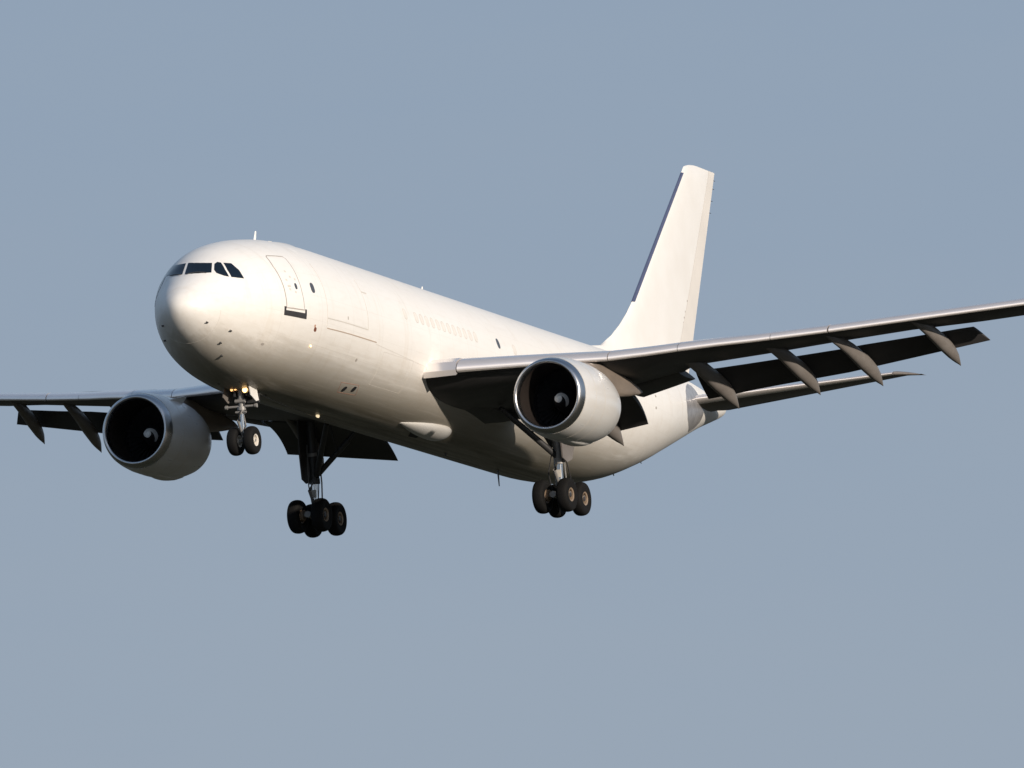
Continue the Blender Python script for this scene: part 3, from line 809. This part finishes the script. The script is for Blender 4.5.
# nose gear
nx, nz = 6.82, -4.49
b = MB()
b.tube([(6.55, 0, -2.35), (6.70, 0, -3.40), (6.72, 0, -3.55)], [.085, .095, .11], n=18)
b.tube([(6.69, 0, -3.30), (6.70, 0, -3.42)], .15, n=18)
b.tube([(6.66, 0, -3.0), (6.67, 0, -3.08)], .13, n=18)
ng = b.build('nose_gear', GEAR, plane)
b = MB(); b.tube([(6.71, 0, -3.5), (6.79, 0, -4.45)], .062, n=16); b.build('oleo_piston', CHROME, ng)
b = MB(); b.tube([(nx, -.45, nz), (nx, .45, nz)], .055, n=12); b.build('axle', GEAR, ng)
b = MB(); b.tube([(6.66, -.55, -3.30), (6.66, .55, -3.30)], .045, n=10); b.tube([(6.66, -.60, -3.30), (6.66, -.52, -3.30)], .075, n=10); b.tube([(6.66, .52, -3.30), (6.66, .60, -3.30)], .075, n=10)
b.tube([(6.58, -.19, -3.12), (6.58, .19, -3.12)], .07, n=10); b.tube([(6.62, -.2, -3.5), (6.62, .2, -3.5)], .04, n=8)
b.build('steering_actuator', GEAR, ng)
b = MB(); b.tube([(6.6, 0, -3.5), (6.35, 0, -3.85), (6.72, 0, -4.3)], [.045, .05, .045], n=8); b.tube([(6.95, .06, -3.5), (7.15, .06, -3.9), (6.9, .06, -4.3)], .03, n=8)
b.build('torque_link', GEAR, ng)
b = MB(); b.tube([(6.65, .0, -3.1), (8.0, 0, -2.5)], .06, n=10); b.tube([(6.62, .1, -2.75), (6.8, .16, -3.4), (6.85, .14, -4.2)], .02, n=6); b.tube([(6.55, -.12, -2.6), (6.62, -.14, -3.3)], .02, n=6); b.build('drag_brace', GEARD, ng)
for sy in (-1, 1): wheel(ng, (nx, sy * .31, nz), .50, .36, .215, TYRE, RIMW, sy)
# nose gear bay doors and lamps
def plate_obj(name, pts, th, m, parent, s=1):
    b = MB(); b.plate(pts, th); return b.build(name, m, parent, mirror=s, smooth=False)
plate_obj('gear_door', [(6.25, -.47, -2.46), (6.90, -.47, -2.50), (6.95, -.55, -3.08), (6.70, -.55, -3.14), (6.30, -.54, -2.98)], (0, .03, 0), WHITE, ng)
plate_obj('gear_door', [(6.25, .47, -2.46), (7.1, .47, -2.50), (7.1, .57, -3.08), (6.75, .57, -3.14), (6.30, .55, -2.98)], (0, -.03, 0), FAIR, ng)  # starboard door dimmer than its pair: shade put into its colour
q = MB(); V = [SO(x, t, .012) for x, t in ((5.6, 260.5), (5.6, 279.5), (7.9, 279.5), (7.9, 260.5))]; q.plate(V, (0, 0, .1)); q.build('gear_bay', BLACK, ng, smooth=False)
def lamp(parent, p, r, m, nm='landing_light'):
    b = MB(); b.lathe([(0, .001), (-.02, r*.7), (.01, r), (.10, r*.9), (.16, r*.4)], p, n=20); b.build(nm, m, parent)
    b = MB(); b.lathe([(.0, r*1.02), (.03, r*1.12), (.18, r*.6), (.16, r*.5)], p, n=20, closed=True); b.build('lamp_housing', GEARD, parent)
lamp(ng, (6.40, -.26, -2.76), .10, LAMPON)
lamp(ng, (6.40, .24, -2.72), .055, LAMPDIM, 'taxi_light')
lamp(ng, (6.40, .10, -2.70), .055, LAMPDIM, 'taxi_light')
lamp(ng, (6.15, .12, -2.52), .045, LAMPDIM, 'taxi_light')
b = MB(); b.box((7.3, 0, -2.80), (.04, .42, .30)); b.box((6.9, .2, -2.75), (.35, .03, .2)); b.box((6.9, -.25, -2.75), (.35, .03, .2)); b.tube([(6.5, -.46, -2.62), (6.5, .46, -2.62)], .05, n=8); b.build('bay_shade_plates', GEARD, ng, smooth=False)  # dark plates and bar added so the bay between the doors looks shaded
lamp(ng, (6.15, -.20, -2.50), .045, LAMPDIM, 'taxi_light')

def make_main(s):
    y = -4.82; b = MB()
    b.tube([(24.05, y, -1.3), (24.35, y, -3.55)], [.17, .15], n=18)
    b.tube([(24.34, y, -3.45), (24.36, y, -3.65)], .20, n=18)
    g = b.build('main_gear', GEARD if s > 0 else GEAR, plane, mirror=-s)  # starboard strut in the darker paint: its shade is put into the colour
    b = MB(); b.tube([(24.36, y, -3.6), (24.45, y, -4.7)], .105, n=18); b.build('oleo_piston', CHROME, g, mirror=-s)
    b = MB(); b.tube([(23.6, y, -4.84), (25.3, y, -4.86)], [.12, .12], n=14); b.tube([(24.45, y, -4.5), (24.45, y, -4.9)], .17, n=14); b.build('bogie_beam', GEAR, g, mirror=-s)
    b = MB()
    for x in (23.8, 25.15): b.tube([(x, y - .62, -4.84), (x, y + .62, -4.84)], .075, n=12)
    b.build('axle', GEAR, g, mirror=-s)
    b = MB()
    for x in (23.8, 25.15):
        for d in (-1, 1): b.tube([(x, y + d*.20, -4.84), (x, y + d*.30, -4.84)], .20, n=20)
    b.build('brake_pack', RIMG, g, mirror=-s)
    b = MB(); b.tube([(24.2, -2.9, -1.62), (24.25, -3.4, -2.15)], .07, n=12); b.tube([(24.25, -3.4, -2.15), (24.35, y + .15, -3.3)], .105, n=12)
    b.tube([(24.0, -4.0, -1.6), (24.25, -3.85, -2.6)], .035, n=8); b.build('side_brace', GEARD, g, mirror=-s)
    b = MB(); b.tube([(24.3, y, -3.5), (23.85, y, -3.95), (24.4, y, -4.55)], [.06, .07, .06], n=8); b.tube([(24.3, y + .2, -2.4), (24.45, y + .24, -3.6), (24.55, y + .2, -4.5)], .03, n=6)
    b.tube([(24.2, y - .2, -2.2), (24.3, y - .22, -3.7), (24.6, y - .18, -4.6)], .025, n=6); b.build('torque_link', GEAR, g, mirror=-s)
    b = MB(); b.plate([(23.5, y - .25, -1.2), (25.1, y - .25, -1.2), (25.0, y - .28, -3.0), (24.8, y - .28, -3.45), (24.3, y - .28, -3.62), (23.9, y - .28, -3.5), (23.7, y - .28, -2.6)], (0, -.05, 0)); b.build('gear_door', BOX if s > 0 else FAIR, g, mirror=-s, smooth=False)  # starboard door darker than port: the shaded side is painted in
    b = MB(); b.plate([(21.4, -3.2, -1.75), (23.0, -3.0, -2.0), (24.3, -3.9, -3.05), (24.1, -4.3, -3.3), (23.6, -4.4, -3.1)], (.05, .05, .03)) if False else b.tube([(22.3, -3.4, -1.75), (24.3, y + .1, -3.35)], [.10, .12], n=10)
    b.build('drag_strut', GEARD, g, mirror=-s)
    b = MB(); b.tube([(24.15, y + .22, -1.6), (24.05, y + .26, -2.4), (24.2, y + .24, -3.3), (24.0, y + .3, -4.0), (24.1, y + .2, -4.7)], .022, n=6); b.build('brake_hose', BLACK, g, mirror=-s)
    b = MB(); b.tube([(24.3, y - .2, -1.7), (24.45, y - .23, -2.6), (24.5, y - .2, -3.5), (24.75, y - .26, -4.1), (24.7, y - .2, -4.7)], .022, n=6); b.build('brake_hose', BLACK, g, mirror=-s)
    b = MB(); b.tube([(24.24, y, -2.5), (24.27, y, -2.62)], .21, n=18); b.build('strut_collar', GEAR, g, mirror=-s)
    b = MB(); b.box((24.22, y + .0, -4.02), (.02, .10, .14)); b.build('strut_placard', RIMW, g, mirror=-s)
    for x in (23.8, 25.15):
        for d in (-1, 1): wheel(g, (x, s * (4.82 + d * .47), -4.88), .62, .43, .255, TYRE, RIMG, d)
    return g
for s in (-1, 1): make_main(s)
